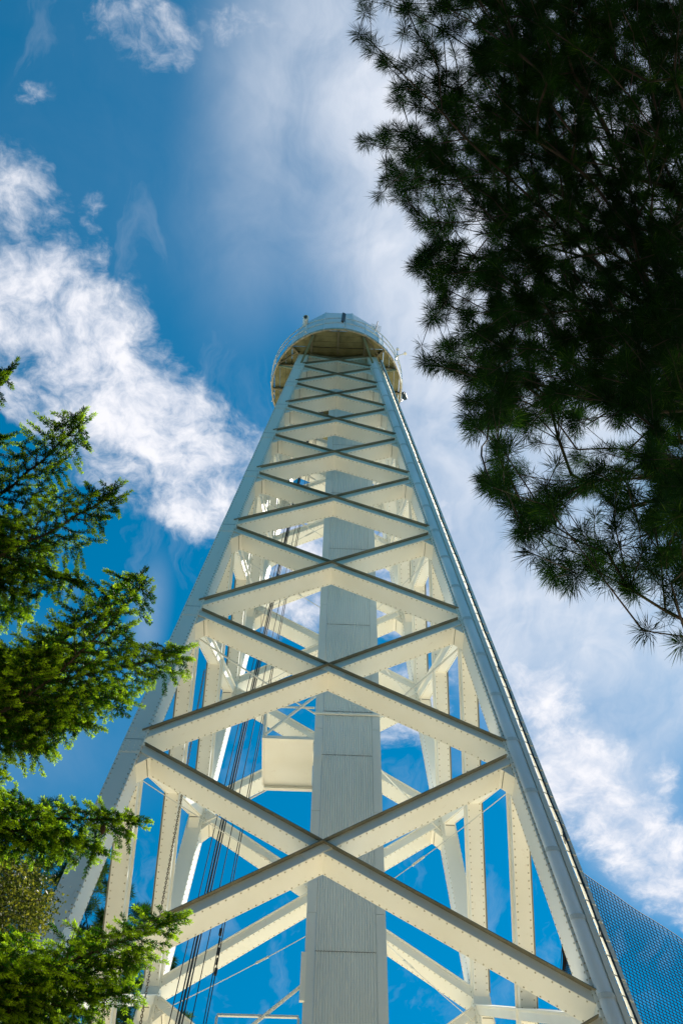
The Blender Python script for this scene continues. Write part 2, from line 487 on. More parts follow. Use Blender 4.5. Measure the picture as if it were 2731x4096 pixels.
# bright half-round duct on the front of the right leg
duct = MB()
zs = np.linspace(GROUND+.2, 43.6, 120)
off0, wd = .075, .15
vs = []; SEG = 10
for iz, z in enumerate(zs):
    w = half(z)
    cxx = w - .075 - wd
    cxx = w - .225
    for q in range(SEG+1):
        a = math.pi*q/SEG
        wob = .004*mnoise.noise(Vector((q*.8, z*1.7, 3.1)))
        vs.append((cxx - math.cos(a)*(.130), -w-.012 - math.sin(a)*(.075+wob), z))
duct.add(vs, [(i*(SEG+1)+q, i*(SEG+1)+q+1, (i+1)*(SEG+1)+q+1, (i+1)*(SEG+1)+q) for i in range(len(zs)-1) for q in range(SEG)])
du = duct.build('duct', [M['duct']], tower, smooth=True)
mb = MB()
for z0, z1 in zip(zs[:-1:6], zs[6::6]):
    c8 = []
    for z in (z0, z1):
        w = half(z)
        for a,b in ((.088,.012),(.004,.012),(.004,.060),(.088,.060)): c8.append((w-a, -w-b, z))
    mb.hexa(c8)
mb.build('flange', [M['paint']], du)
for i in range(24):
    z = 7.0+i*1.62
    if z > 43: break
    mb = MB(); w = half(z)
    pts = []
    for q in range(9):
        a = math.pi*q/8
        pts.append((w-.225-math.cos(a)*.137, -w-.012-math.sin(a)*.084))
    vs = [(x, y+(.0 if zz<.05 else .0064), z+zz) for zz in (0,.11) for x, y in pts]
    mb.add(vs, [(q, q+1, q+10, q+9) for q in range(8)])
    mb.build('clamp_band', [M['tube']], du)
# ladder along the outer side of the right leg
lad = MB()
lx0, lx1 = -.02, .19
for (a, b, dpt) in ((.092,.168,.05),):
    for z0, z1 in zip(NODES[:-1], NODES[1:]):
        z0 = max(z0, GROUND+.02); z1 = min(z1, 44.0)
        c8 = []
        for z in (z0, z1):
            w = half(z)
            for (xx, yy) in ((w+a, -w-.02),(w+b, -w-.02),(w+b, -w+.14),(w+a, -w+.14)): c8.append((xx, yy, z))
        lad.hexa(c8)
z = 6.1
while z < 43.8:
    w = half(z)
    for xx in (.110,.150): lad.rivet((w+xx, -w-.02, z), (0,-1,.09), .010, .006)
    z += .2
for zn in NODES[1:-1]:
    for q in range(5):
        w = half(zn+.3+q*.07); lad.rivet((w+.130, -w-.02, zn+.3+q*.07), (0,-1,.09), .016, .012)
ladder = lad.build('ladder', [M['paint']], tower)
rg = []
z = 5.5; cnt = 0
me_r = None
while z < 43.9 and cnt < 96:
    w = half(z)
    mb = MB()
    mb.tube([(w-.03,-w-.05,z+.06),(w+.035,-w-.065,z+.01),(w+.10,-w-.045,z-.03),(w+.155,-w-.028,z-.05)], .010, 5)
    mb.build('rung', [M['paint']], ladder)
    z += .40; cnt += 1
mb = MB()
pts = []
for z in np.arange(3.0, 44.2, .12):
    w = half(z)
    pts.append((w+.062+.006*math.sin(z*1.3)+.004*math.sin(z*4.1), -w-.085+.006*math.sin(z*3.1), z))
mb.tube(pts, [.017+.002*math.sin(i*1.9)+(.006 if i % 47 < 3 else 0) for i in range(len(pts))], 6)
mb.build('safety_cable', [M['black']], ladder)
for zk in (13.2, 15.4, 18.9, 21.0, 24.6, 28.9, 33.1):
    mb = MB(); w = half(zk)
    mb.tube([(w+.06,-w-.09,zk+.25),(w+.03,-w-.09,zk+.18),(w+.02,-w-.09,zk-.05),(w+.03,-w-.09,zk-.12),(w+.045,-w-.09,zk-.05),(w+.04,-w-.09,zk+.12)], .008, 5)
    mb.build('hook', [M['darkmetal']], ladder)

# ---- top platform
ZD, RD = 44.6, 2.63
def ringmesh(mb, r0, r1, z0, z1, n=72, mat=0):
    vs = []
    for i in range(n):
        a = 2*math.pi*i/n; c, s = math.cos(a), math.sin(a)
        vs += [(r0*c,r0*s,z0),(r1*c,r1*s,z0),(r1*c,r1*s,z1),(r0*c,r0*s,z1)]
    fs = []
    for i in range(n):
        j = (i+1)%n
        for q in range(4): fs.append((i*4+q, i*4+(q+1)%4, j*4+(q+1)%4, j*4+q))
    mb.add(vs, fs, mat)
mb = MB()
# boards laid parallel to each side, mitred on the diagonals, with open gaps
bw = .235
for k in range(4):
    a = k*math.pi/2; c, s_ = math.cos(a), math.sin(a)
    y = .9; idx = 0
    while y < RD-.04:
        y1 = min(y+bw, RD-.03)
        gap = .008 if (idx*7+k*3) % 3 else .030
        def xe(yy): return min(yy, math.sqrt(max(0, (RD-.03)**2-yy*yy)))
        ya, yb = y, y1-gap
        xa, xb = xe(ya), xe(yb)
        zj = ZD + .004*((idx*5+k)%3)
        c8 = [(-xa,-ya,zj),(xa,-ya,zj),(xb,-yb,zj),(-xb,-yb,zj)]
        c8 = c8+[(x,yq,z+.04) for x,yq,z in c8]
        mb.hexa([(c*x-s_*yq, s_*x+c*yq, z) for x,yq,z in c8][0:4][::-1]+[(c*x-s_*yq, s_*x+c*yq, z) for x,yq,z in c8][4:][::-1])
        y = y1; idx += 1
mb.box((-.9,-.9,ZD),(.9,.9,ZD+.04))
deck = mb.build('platform_deck', [M['deckwood']], tower)
mb = MB(); ringmesh(mb, RD-.04, RD+.02, ZD-.07, ZD+.09, 72); mb.build('rim', [M['rivet']], deck)
def beam(p0, p1, w=.07, h=.14): 
    mb = MB(); mb.bar(p0, p1, w, h); mb.build('deck_beam', [M['lip']], deck)
zb = ZD-.09
for k in range(4):
    a = k*math.pi/2; c, s_ = math.cos(a), math.sin(a)
    R_ = lambda x,y: (c*x-s_*y, s_*x+c*y, zb)
    for x in (-1.05,0,1.05):
        beam(R_(x,-1.62), R_(x,-math.sqrt((RD-.06)**2-x*x)))
    beam(R_(-1.42,-1.45), R_(1.42,-1.45), .09,.13)
    beam(R_(-1.55,-1.55), R_(-1.84,-1.84))
    beam(R_(-1.62,-1.62), R_(-2.35,-1.1), .05,.08)
# brackets from the legs out to the rim
for cx in (-1,1):
    for cy in (-1,1):
        mb = MB(); mb.bar((cx*1.6, cy*1.45, 43.2), (cx*2.35, cy*1.0, ZD-.1), .07,.07); mb.bar((cx*1.45, cy*1.6, 43.2), (cx*1.0, cy*2.35, ZD-.1), .07,.07)
        mb.build('bracket', [M['deckwood']], deck)
# railing
for zr in (.55, 1.08):
    mb = MB(); pts = [((RD+.06)*math.cos(a),(RD+.06)*math.sin(a),ZD+zr) for a in np.linspace(0,2*math.pi,73)]
    mb.tube(pts, .022, 6, cap=False); mb.build('railing', [M['dome']], tower)
for i in range(20):
    a = 2*math.pi*(i+.3)/20; mb = MB(); x,y = (RD+.06)*math.cos(a),(RD+.06)*math.sin(a)
    mb.tube([(x,y,ZD-.05),(x,y,ZD+1.12)], .02, 6); mb.build('railing_post', [M['dome']], tower)
# dome: faceted shell with a raised shutter box
mb = MB()
prof = [(2.30,ZD+.05),(2.35,ZD+2.0),(2.15,ZD+3.35),(1.68,ZD+4.4),(.9,ZD+5.0),(.02,ZD+5.15)]
n = 12
vs = [(r*math.cos(2*math.pi*(i+.5)/n - math.pi/2), r*math.sin(2*math.pi*(i+.5)/n - math.pi/2), z) for r,z in prof for i in range(n)]
mb.add(vs, [(j*n+i, j*n+(i+1)%n, (j+1)*n+(i+1)%n, (j+1)*n+i) for j in range(len(prof)-1) for i in range(n)])
dome = mb.build('dome', [M['dome']], tower)
mb = MB()
for (r0,z0),(r1,z1) in zip(prof[:-1], prof[1:]):
    for i in range(n):
        a = 2*math.pi*(i+.5)/n - math.pi/2
        mb.bar((r0*math.cos(a),r0*math.sin(a),z0),(r1*math.cos(a),r1*math.sin(a),z1), .05,.03, upv=(math.cos(a),math.sin(a),0.01))
mb.build('seam_rib', [M['dome']], dome)
# machinery under the deck
mb = MB(); mb.box((-1.15,.2,43.2),(-.55,1.0,43.5)); mb.tube([(-1.3,.5,43.75),(-.5,.5,43.75)], .16, 12)
mb.build('winch', [M['darkmetal']], tower)

# ------------------------------------------------------------------ instruments on the platform edge
def instr(name, label, cat, builder):
    mb = MB(); builder(mb); o = mb.build(name, [M['dome'], M['darkmetal']]); return tag(o, label, cat)
ZR = 45.3
def cam_(mb):
    mb.tube([(-1.30,-2.40,ZD+.1),(-1.30,-2.42,ZR+.35)], .035, 8)
    mb.tube([(-1.33,-2.75,ZR+.18),(-1.36,-2.30,ZR+.48)], .115, 14)
    mb.tube([(-1.328,-2.757,ZR+.175),(-1.33,-2.75,ZR+.18)], .09, 14, mat=1)
instr('security_camera', 'round dark faced camera housing on the left rim of the top platform', 'camera', cam_)
def ant1(mb):
    mb.bar((.16,-2.75,ZR-.2),(.20,-2.82,ZR+.55), .14,.07, mat=1); mb.tube([(.30,-2.72,ZD+.1),(.30,-2.74,ZR+.45)], .018, 6); mb.tube([(.2,-2.7,ZD+.1),(.2,-2.76,ZR)], .025, 6)
instr('panel_antenna', 'flat grey panel antenna at the front centre of the platform rim', 'antenna', ant1)
def ant2(mb):
    c = np.array((1.50,-2.42,ZR+.15)); u = np.array((.95,.25,-.1)); v = np.array((.1,-.35,.9))
    u /= np.linalg.norm(u); v /= np.linalg.norm(v)
    for t in np.linspace(-.17,.17,7):
        mb.tube([c+u*t*1.15-v*.16, c+u*t*1.15+v*.16], .006, 4); mb.tube([c-u*.2+v*t*.95, c+u*.2+v*t*.95], .006, 4)
    mb.tube([c-v*.2, c+v*.25+np.array((.05,-.1,0))], .018, 6, mat=1); mb.tube([c, (1.45,-2.30,ZD+.6)], .02, 6)
instr('grid_antenna', 'small wire grid antenna right of centre on the platform rim', 'antenna', ant2)
def wind(mb):
    p = np.array((2.42,-1.30,ZR))
    mb.tube([(2.36,-1.28,ZD+.4), p], .02, 6); mb.tube([p, p+(.32,-.10,.05)], .022, 6); mb.tube([p, p+(.02,-.12,.42)], .022, 6)
    for q in (p+np.array((.32,-.10,.05)), p+np.array((.02,-.12,.42))): mb.tube([q-(0,0,.03), q+(0,0,.10)], [.07,.045], 8)
    mb.tube([p-(0,0,.08), p+(0,0,.08)], .06, 8)
instr('wind_sensor', 'pale cup wind sensor sticking out beyond the right rim of the platform', 'sensor', wind)
def lamp_(mb):
    p = np.array((2.78,.40,ZD+.5))
    mb.tube([(2.66,.45,ZD+.1), p], .03, 6, mat=1); mb.tube([p-(.02,.15,.05), p+(.08,.12,.1)], .10, 10, mat=1); mb.tube([p-(0,.1,.05), p+(-.02,-.35,-.35), p+(-.1,-.3,-.42)], .025, 6, mat=1)
instr('floodlight', 'small black floodlight bracketed to the right side of the platform rim', 'lamp', lamp_)

# ------------------------------------------------------------------ net at the lower right
def net():
    tops = [(2205,3880),(2246,3790),(2272,3660),(2300,3500),(2318,3480),(2400,3545),(2500,3610),(2600,3675),(2731,3765),(2900,3880),(3100,4010)]
    bots = [(2262,3960),(2268,4000),(2290,4060),(2335,4190),(2400,4330),(2560,4480),(2700,4560),(2850,4620),(3000,4700),(3150,4760),(3300,4800)]
    tops = [(2246,3790),(2262,3700),(2285,3570),(2318,3480),(2400,3545),(2500,3612),(2600,3675),(2731,3765),(2900,3885),(3050,4000)]
    bots = [(2256,4200),(2300,4230),(2370,4270),(2450,4300),(2580,4420),(2720,4500),(2850,4580),(3000,4680),(3150,4760),(3300,4860)]
    def curve(P, t):
        P = np.array(P, float); x = t*(len(P)-1); i = min(int(x), len(P)-2); f = x-i
        return P[i]*(1-f)+P[i+1]*f
    NU, NV = 64, 64
    G = np.zeros((NU+1, NV+1, 3))
    for i in range(NU+1):
        t = i/NU; a, b = curve(tops, t), curve(bots, t)
        for j in range(NV+1):
            v = j/NV
            p = a*(1-v)+b*v
            p[1] += 55*math.sin(math.pi*v)*(0.5-t) + 3*math.sin(t*23+v*4)*(1-v)
            p[0] += 22*math.sin(math.pi*v)*math.sin(math.pi*t) + 2.5*math.sin(v*19+t*3)
            dist = 27.3 + 1.1*math.sin(math.pi*t)*v + .10*math.sin(t*14+v*5) - 1.0*v
            G[i,j] = at(p[0], p[1], dist)
    mb = MB()
    r = .009
    for i in range(NU+1): mb.tube(G[i,:], r if i else .010, 3, cap=False)
    for j in range(NV+1): mb.tube(G[:,j], r if j else .011, 3, cap=False)
    o = mb.build('safety_net', [M['net']])
    tag(o, 'black mesh safety net sagging down to the right behind the tower leg', 'net')
    # pole that carries its far end
    e = G[-1,0]; mb = MB(); mb.tube([(e[0],e[1],GROUND),(e[0],e[1],e[2]+.2)], [.10,.07], 10)
    tag(mb.build('net_pole', [M['steel']]), 'grey steel pole holding up the far end of the safety net', 'pole')
    a = G[0,0]; mb = MB(); w = half(16.8); q0 = np.array(ov(1291,2045,27.3))
    mb.tube([a, q0], .008, 4, cap=False)
    mb.tube([a, at(2225,4140,27.0)], .008, 4, cap=False)
    tag(mb.build('net_rope', [M['net']]), 'thin black rope at the left edge of the safety net', 'rope')
net()

# ------------------------------------------------------------------ trees
def inpoly(x, y, P):
    c = False; n = len(P)
    for i in range(n):
        x0,y0 = P[i]; x1,y1 = P[(i+1)%n]
        if (y0 > y) != (y1 > y) and x < (x1-x0)*(y-y0)/(y1-y0)+x0: c = not c
    return c

def grow(trunk_pts, tips, seg=.45, bias=.0, up=.0, rtip=.0042, rexp=.40):
    """skeleton grown tip by tip from the trunk: returns list of node pos, parent index, radius, and the tip node indices"""
    pos = [np.array(p) for p in trunk_pts]; par = [-1]+list(range(len(trunk_pts)-1))
    ntr = len(pos)
    tipidx = []
    P = np.zeros((60000,3)); P[:ntr] = pos; DIR = np.zeros((60000,3)); n = ntr
    trunk_top = n
    for tp in tips:
        d = np.linalg.norm(P[:n]-tp, axis=1)
        # prefer attach points that are nearer to the trunk side (branches run outward)
        ax = P[:ntr][np.argmin(np.abs(P[:ntr,2]-tp[2]))]
        dt = np.linalg.norm(P[:n,:2]-ax[:2], axis=1); mydt = np.linalg.norm(tp[:2]-ax[:2])
        cost = d + np.where(dt > mydt-.05, 6.0, 0) + .25*np.maximum(0, P[:n,2]-tp[2])
        vec = (tp-P[:n])/(d[:,None]+1e-6)
        cost += (1-np.einsum('ij,ij->i', vec, DIR[:n]))*np.minimum(d, 1.2)*1.1*(np.arange(n) >= ntr)
        cost[:2] += 50
        i = int(np.argmin(cost)); L = d[i]
        k = max(1, int(L/seg)); a = P[i].copy(); prev = i
        side = RNG.normal(0, .07*min(L,3), 3); side[2] = -abs(side[2])*.6
        for q in range(1, k+1):
            t = q/k
            p = a + (tp-a)*t + side*math.sin(math.pi*t) + (RNG.normal(0,.018,3) if q < k else 0)
            P[n] = p; dv = p-P[prev]; DIR[n] = dv/(np.linalg.norm(dv)+1e-9); par.append(prev); prev = n; n += 1
        tipidx.append(prev)
    cnt = np.zeros(n)
    for t in tipidx: cnt[t] = 1
    for i in range(n-1, 0, -1):
        cnt[par[i]] += cnt[i] if cnt[i] else 0
    rad = rtip*np.maximum(1, cnt)**rexp
    return P[:n], par, rad, tipidx, ntr

def limb_mesh(P, par, rad, ntr, seg=5):
    mb = MB()
    kids = {}
    for i, p in enumerate(par): kids.setdefault(p, []).append(i)
    done = set()
    starts = [i for i in range(ntr, len(P)) if par[i] < ntr or len(kids.get(par[i], [])) > 1]
    for s in starts:
        if s in done: continue
        chain = [par[s], s]; done.add(s); c = s
        while True:
            ks = [q for q in kids.get(c, [])]
            if len(ks) == 0: break
            if len(ks) > 1: break
            c = ks[0]; done.add(c); chain.append(c)
        r = [min(rad[chain[0]], rad[s]*1.05)]+[rad[q] for q in chain[1:]]
        mb.tube([P[q] for q in chain], r, seg if rad[s] > .012 else 4, cap=False)
    return mb

def tufts(centers, dirs, nneed, lmin, lmax, width, ages):
    """pine needle tufts: every needle one slim triangle"""
    n = len(centers); K = nneed
    c = np.repeat(centers, K, 0); d = np.repeat(dirs, K, 0); ag = np.repeat(ages, K)
    v = RNG.normal(0, 1, (n*K, 3)); v /= np.linalg.norm(v, axis=1)[:,None]
    v = v*0.95 + d*RNG.uniform(.15,1.0,(n*K,1)); v /= np.linalg.norm(v, axis=1)[:,None]
    base = c - d*RNG.uniform(0,.13,(n*K,1)) + v*.008
    L = RNG.uniform(lmin, lmax, (n*K,1))
    droop = np.array((0,0,-1.0))*(L*L)*RNG.uniform(.2,1.2,(n*K,1))
    tip = base + v*L + droop
    mid = base + v*L*.55 + droop*.22
    s = np.cross(v, RNG.normal(0,1,(n*K,3))); s /= (np.linalg.norm(s,axis=1)[:,None]+1e-9); s *= width*.5
    V = np.empty((n*K, 4, 3)); V[:,0] = base-s; V[:,1] = mid-s*.9; V[:,2] = tip; V[:,3] = mid+s*.9
    A = np.empty((n*K,4)); r = np.clip(ag+RNG.normal(0,.12,n*K),0,1); A[:] = r[:,None]; A[:,2] = np.clip(r+.15,0,1)
    return V.reshape(-1,3), A.ravel()

def trunk_mesh(pts, radii):
    mb = MB(); mb.tube(pts, radii, 14, cap=True); return mb

# --- big overhanging pine on the right
PINE_EDGE = [(815,0),(835,45),(812,85),(850,140),(905,150),(985,150),(880,215),(905,235),(960,245),(985,290),(880,285),(825,325),(865,350),(895,385),(862,440),(880,455),(930,470),
 (960,520),(1000,540),(945,600),(965,650),(1010,680),(960,720),(985,750),(1060,760),(1010,790),(970,840),(1040,850),(1080,880),(1060,940),(1075,1000),(1120,1040),(1100,1100),(1150,1150),
 (1190,1165),(1170,1235),(1215,1270),(1250,1270),(1245,1340),(1300,1370),(1345,1330),(1400,1330),(1440,1370),(1490,1330),(1530,1300),(1568,1400),(1700,1400),(1700,-200),(815,-200)]
KEY = [(852,95,16),(875,138,16),(905,232,16.5),(925,205,16.5),(835,325,17),(868,452,16),(885,300,17),(960,510,15),(965,600,15),(985,742,15),(975,830,14),(1050,850,15),(1095,925,15),(1080,1000,15),
 (1110,1100,14.5),(1140,1130,13),(1205,1225,11),(1275,1325,10.6),(1345,1300,10.8),(1395,1270,11),(1445,1350,11),(1475,1448,10.3),(1540,1340,10.2),(1562,1480,10.2),(1250,1180,12),(930,60,16),(985,120,16.5),(1065,920,14.5),(1190,1190,11.3),(1165,1160,12),(1240,1215,11.2),(1300,1250,11),(1330,1215,11.5),(1370,1245,11.2),(1410,1205,11),(1475,1265,10.9),(1530,1265,10.8),(1565,1310,10.5),(1500,1190,11.2),(1440,1160,12),(1290,1290,10.9),(1420,1310,11),(1310,1345,10.8),(1545,1375,10.4),(1500,1330,10.6),(1255,1300,10.8)]
trunk = [np.array(p) for p in ((6.9,-12.2,GROUND),(6.85,-12.2,3),(6.8,-12.25,7),(6.75,-12.2,9),(6.7,-12.2,11),(6.7,-12.2,13),(6.65,-12.1,15),(6.65,-12.1,17),(6.6,-12.1,19),(6.6,-12.05,21),(6.6,-12,23),(6.6,-12,25),(6.6,-12,27),(6.6,-12,29))]
tips = [ov(x,y,d) for x,y,d in KEY]
cand = []
tries = 0
while len(cand) < 4250 and tries < 120000:
    tries += 1
    x, y = random.uniform(810,1660), random.uniform(-160,1400)
    if not inpoly(x, y, PINE_EDGE): continue
    # thin out toward the lower, open part of the crown
    edge = 1.0
    n1 = mnoise.noise(Vector((x*.011, y*.011, 1.7)))*.5+.5
    n2 = mnoise.noise(Vector((x*.0045, y*.0045, 9.7)))*.5+.5
    dens = .50 + 2.8*(n1*.5+n2*.5-.42)
    if y > 1200: dens *= .30
    elif y > 980: dens *= .62
    elif y > 850: dens = max(dens, .3)*.9
    if x < 1100: dens *= .6
    if x > 1130 and y < 840: dens = max(dens, .75)
    if random.random() > dens: continue
    base = 16.5 - 6.2*min(1,max(0,(y-450)/750))
    dd = base + random.uniform(-1.0, 8.0)*(1 if x > 1050 else .6)
    p = ov(x, y, dd)
    cand.append(p)
# keep spacing
sel = []
for p in cand:
    if len(sel) and np.min(np.linalg.norm(np.array(sel)-p, axis=1)) < .125: continue
    sel.append(p)
tr2 = np.array([6.65,-12.1])
allt = sorted([(np.linalg.norm(p[:2]-tr2)+random.uniform(0,.8), 0, i) for i, p in enumerate(sel)])
order = [sel[i] for _,_,i in allt]
P, par, rad, tipi, ntr = grow(trunk, tips[:]+order, seg=.40)
pine = empty('pine_tree', (6.9,-12.2,GROUND), 'huge dark backlit long needled pine overhanging from the upper right', 'tree', 'trees around the tower')
trunk_mesh([p for p in trunk], list(np.linspace(.42,.10,len(trunk)))).build('trunk', [M['bark']], pine, smooth=True)
limb_mesh(P, par, np.minimum(rad,.085), ntr).build('limbs', [M['twig']], pine, smooth=True)
cen = P[tipi]; dr = cen - P[[par[i] for i in tipi]]; dr /= (np.linalg.norm(dr,axis=1)[:,None]+1e-9)
# a second, smaller tuft a little way back along each twig
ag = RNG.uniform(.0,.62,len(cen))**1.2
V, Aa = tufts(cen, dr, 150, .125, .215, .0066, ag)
back = P[[par[i] for i in tipi]]
keep = RNG.random(len(back)) < .5
V2, A2 = tufts(back[keep], dr[keep], 60, .10, .17, .0060, ag[keep]*.6)
print('tufts', len(cen), keep.sum())
V = np.concatenate([V,V2]); Aa = np.concatenate([Aa,A2])
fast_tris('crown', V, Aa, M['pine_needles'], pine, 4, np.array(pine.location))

# --- pine far behind the lower left leg
def far_pine(name, label, poly, tx, n, d0, d1, base):
    tr = [np.array((base[0],base[1],GROUND+i*2.0)) for i in range(13)]
    c = []; tries = 0
    xs = [p[0] for p in poly]; ys = [p[1] for p in poly]
    while len(c) < n and tries < 20000:
        tries += 1
        x, y = random.uniform(min(xs),max(xs)), random.uniform(min(ys),max(ys))
        if inpoly(x,y,poly): c.append(ov(x,y,random.uniform(d0,d1)))
    tr2 = np.array(base)
    c.sort(key=lambda p: np.linalg.norm(p[:2]-tr2))
    P, par, rad, ti, ntr = grow(tr, c, seg=.8, rtip=.008)
    o = empty(name, (base[0],base[1],GROUND), label, 'tree', 'trees around the tower')
    trunk_mesh(tr, list(np.linspace(.35,.08,len(tr)))).build('trunk', [M['bark']], o, smooth=True)
    limb_mesh(P, par, np.minimum(rad,.10), ntr).build('limbs', [M['twig']], o)
    cen = P[ti]; dr = cen-P[[par[i] for i in ti]]; dr /= (np.linalg.norm(dr,axis=1)[:,None]+1e-9)
    dr = dr*.4+np.array((0,0,.9)); dr /= np.linalg.norm(dr,axis=1)[:,None]
    V, A_ = tufts(cen, dr, 130, .16,.27,.013, RNG.uniform(.2,.8,len(cen)))
    fast_tris('crown', V, A_, M['pine_needles'], o, 4, np.array(o.location))
far_pine('pine_tree', 'distant dark pine seen low on the left behind the tower leg',
         [(40,1850),(95,1825),(165,1850),(150,1900),(200,1960),(235,1950),(310,2010),(325,2040),(290,2070),(345,2085),(340,2140),(380,2190),(425,2215),(420,2260),(360,2250),(400,2300),(445,2330),(455,2420),(-60,2420),(-60,1850)],
         0, 900, 32, 35, tuple(ov(20,2500,33.5)[:2]))

# --- fir on the left with bright new tips
fir = empty('fir_tree', (-4.3,-15.3,GROUND), 'bright green short needled fir reaching in from the left edge', 'tree', 'trees around the tower')
FT = np.array((-4.3,-15.3))
mb = trunk_mesh([(FT[0],FT[1],z) for z in np.linspace(GROUND,11.5,10)], list(np.linspace(.24,.03,10))); mb.build('trunk', [M['bark']], fir, smooth=True)
needV = []; needA = []; tw = MB()
def needles_on(a, b, nper, ln, age0, age1, spread=1.0):
    """needles combed around the twig a-b"""
    L = np.linalg.norm(b-a)
    n = max(8, int(L*nper*1.9)); d = (b-a)/(L+1e-9)
    t = RNG.random(n)
    base = a + (b-a)*t[:,None]
    v = RNG.normal(0,1,(n,3)); v -= (v@d)[:,None]*d; v /= (np.linalg.norm(v,axis=1)[:,None]+1e-9)
    v[:,2] *= .8
    dirn = v*spread + d*RNG.uniform(.45,1.0,(n,1)); dirn /= np.linalg.norm(dirn,axis=1)[:,None]
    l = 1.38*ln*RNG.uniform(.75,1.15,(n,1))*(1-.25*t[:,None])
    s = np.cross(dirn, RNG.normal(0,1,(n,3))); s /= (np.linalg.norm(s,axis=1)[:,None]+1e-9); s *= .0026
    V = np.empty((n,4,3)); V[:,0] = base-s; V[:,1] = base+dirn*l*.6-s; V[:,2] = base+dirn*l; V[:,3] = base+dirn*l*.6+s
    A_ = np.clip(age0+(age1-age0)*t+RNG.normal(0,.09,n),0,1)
    needV.append(V.reshape(-1,3)); needA.append(np.repeat(A_,4))
def twigline(a, d, L, n, curve, droop):
    pts = [np.array(a)]; d = d/np.linalg.norm(d)
    for i in range(n):
        d = d + curve + np.array((0,0,-droop)); d /= np.linalg.norm(d)
        pts.append(pts[-1]+d*L/n)
    return pts
def fir_branch(tip, mid, root, density=1.0, maxlat=.75, bright=.0, plane=None):
    tip, mid, root = map(lambda q: np.array(q,float), (tip, mid, root))
    pts = []
    # quadratic through the three
    L1 = np.linalg.norm(tip-mid); L2 = np.linalg.norm(mid-root)
    tm = L2/(L1+L2)
    for t in np.linspace(0,1,26):
        l0 = (t-tm)*(t-1)/((0-tm)*(0-1)); l1 = t*(t-1)/(tm*(tm-1)); l2 = t*(t-tm)/(1*(1-tm))
        pts.append(root*l0+mid*l1+tip*l2 + RNG.normal(0,.006,3))
    L = sum(np.linalg.norm(pts[i+1]-pts[i]) for i in range(25))
    tw.tube(pts, list(np.linspace(.026,.0035,26)), 5, cap=False)
    s = 0.03; side = 1
    def pt(s):
        x = (1-s/L)*25; i = max(0,min(24,int(x))); f = x-i
        return pts[i]*(1-f)+pts[i+1]*f, (pts[i+1]-pts[i])/np.linalg.norm(pts[i+1]-pts[i])
    while s < min(L*.92, 3.1):
        p, ax = pt(s)
        up = np.array((0,0,1.0)) if plane is None else plane
        sd = np.cross(ax, up); sd /= np.linalg.norm(sd)
        lat = .70*maxlat*min(1, (.10+s*.62))*random.uniform(.65,1.1)
        ang = math.radians(random.uniform(42,62))
        d = ax*math.cos(ang)+sd*side*math.sin(ang)+np.array((0,0,random.uniform(-.22,.10)))
        nseg = max(2, int(lat/.07))
        lp = twigline(p, d, lat, nseg, ax*.03, .02)
        tw.tube(lp, list(np.linspace(.0055,.0016,len(lp))), 4, cap=False)
        oldness = min(1, s/1.4)
        for i in range(len(lp)-1):
            f = i/(len(lp)-1)
            last = i >= len(lp)-2
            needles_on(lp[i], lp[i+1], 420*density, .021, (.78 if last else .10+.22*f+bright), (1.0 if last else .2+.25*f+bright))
            # tertiary twigs
            if i >= 0:
                for sg in (-1,1):
                    if random.random() < .95:
                        l3 = random.uniform(.07,.16)*(1.15-.5*f)*(1+.5*oldness)
                        dd = (lp[i+1]-lp[i]); dd /= np.linalg.norm(dd)
                        s3 = np.cross(dd, (0,0,1)); s3 /= np.linalg.norm(s3)
                        d3 = dd*random.uniform(.5,1.0)+s3*sg*.85+np.array((0,0,random.uniform(-.75,.15)))
                        q = twigline(lp[i+1], d3, l3, 2, 0, .06)
                        tw.tube(q, [.0022,.0018,.0013], 3, cap=False)
                        young = random.random()
                        b0 = .12+bright+ (0.2 if young>.5 else 0)
                        needles_on(q[0], q[1], 430*density, .020, b0, b0+.15)
                        needles_on(q[1], q[2], 520*density, .019, (.5 if young>.25 else .2)+bright, (1.0 if young>.25 else .45))
        # short shoots on the main axis
        needles_on(p, p+ax*.05, 380*density, .020, .15, .3)
        s += random.uniform(.028,.048); side = -side
    # leader
    needles_on(pts[-3], pts[-2], 500, .022, .4, .7); needles_on(pts[-2], tip, 560, .022, .7, 1.0)
def fb(tx, ty, td, mx, my, md, zr, **k):
    root = (FT[0]+.05, FT[1], zr)
    fir_branch(ov(tx,ty,td), ov(mx,my,md), root, **k)
fb(193,962,7.4, 0,1135,7.5, 6.2, maxlat=.62)
fb(262,1133,7.1, 0,1275,7.3, 5.6, maxlat=.72)
fb(120,1240,7.5, -40,1290,7.6, 5.5, maxlat=.55)
fb(188,1338,7.3, -20,1300,7.5, 5.4, maxlat=.40)
fb(331,1330,6.6, 0,1640,7.0, 4.4, maxlat=.60)
fb(300,1325,6.9, 100,1500,7.0, 4.6, maxlat=.35)
fb(420,1497,6.9, 0,1585,7.2, 4.7, maxlat=.62, bright=.06)
fb(290,1600,7.3, -20,1620,7.5, 4.6, maxlat=.6)
fb(205,1665,7.2, -40,1600,7.3, 4.5, maxlat=.42)
fb(150,1480,7.6, -80,1600,7.7, 4.8, maxlat=.7)
fb(110,1720,7.2, -60,1640,7.4, 4.4, maxlat=.40)
fb(315,1883,7.3, 0,1885,7.5, 4.0, maxlat=.52)
fb(235,1955,7.5, -30,1900,7.6, 4.0, maxlat=.48)
fb(140,1900,7.8, -60,1830,7.8, 4.2, maxlat=.5)
fb(400,2112,6.8, 0,2260,7.0, 3.0, maxlat=.62, bright=.06)
fb(320,2190,7.0, 0,2300,7.1, 2.9, maxlat=.6)
fb(300,2275,7.0, 0,2330,7.1, 2.7, maxlat=.6)
fb(150,2240,7.3, -60,2330,7.4, 3.0, maxlat=.7)
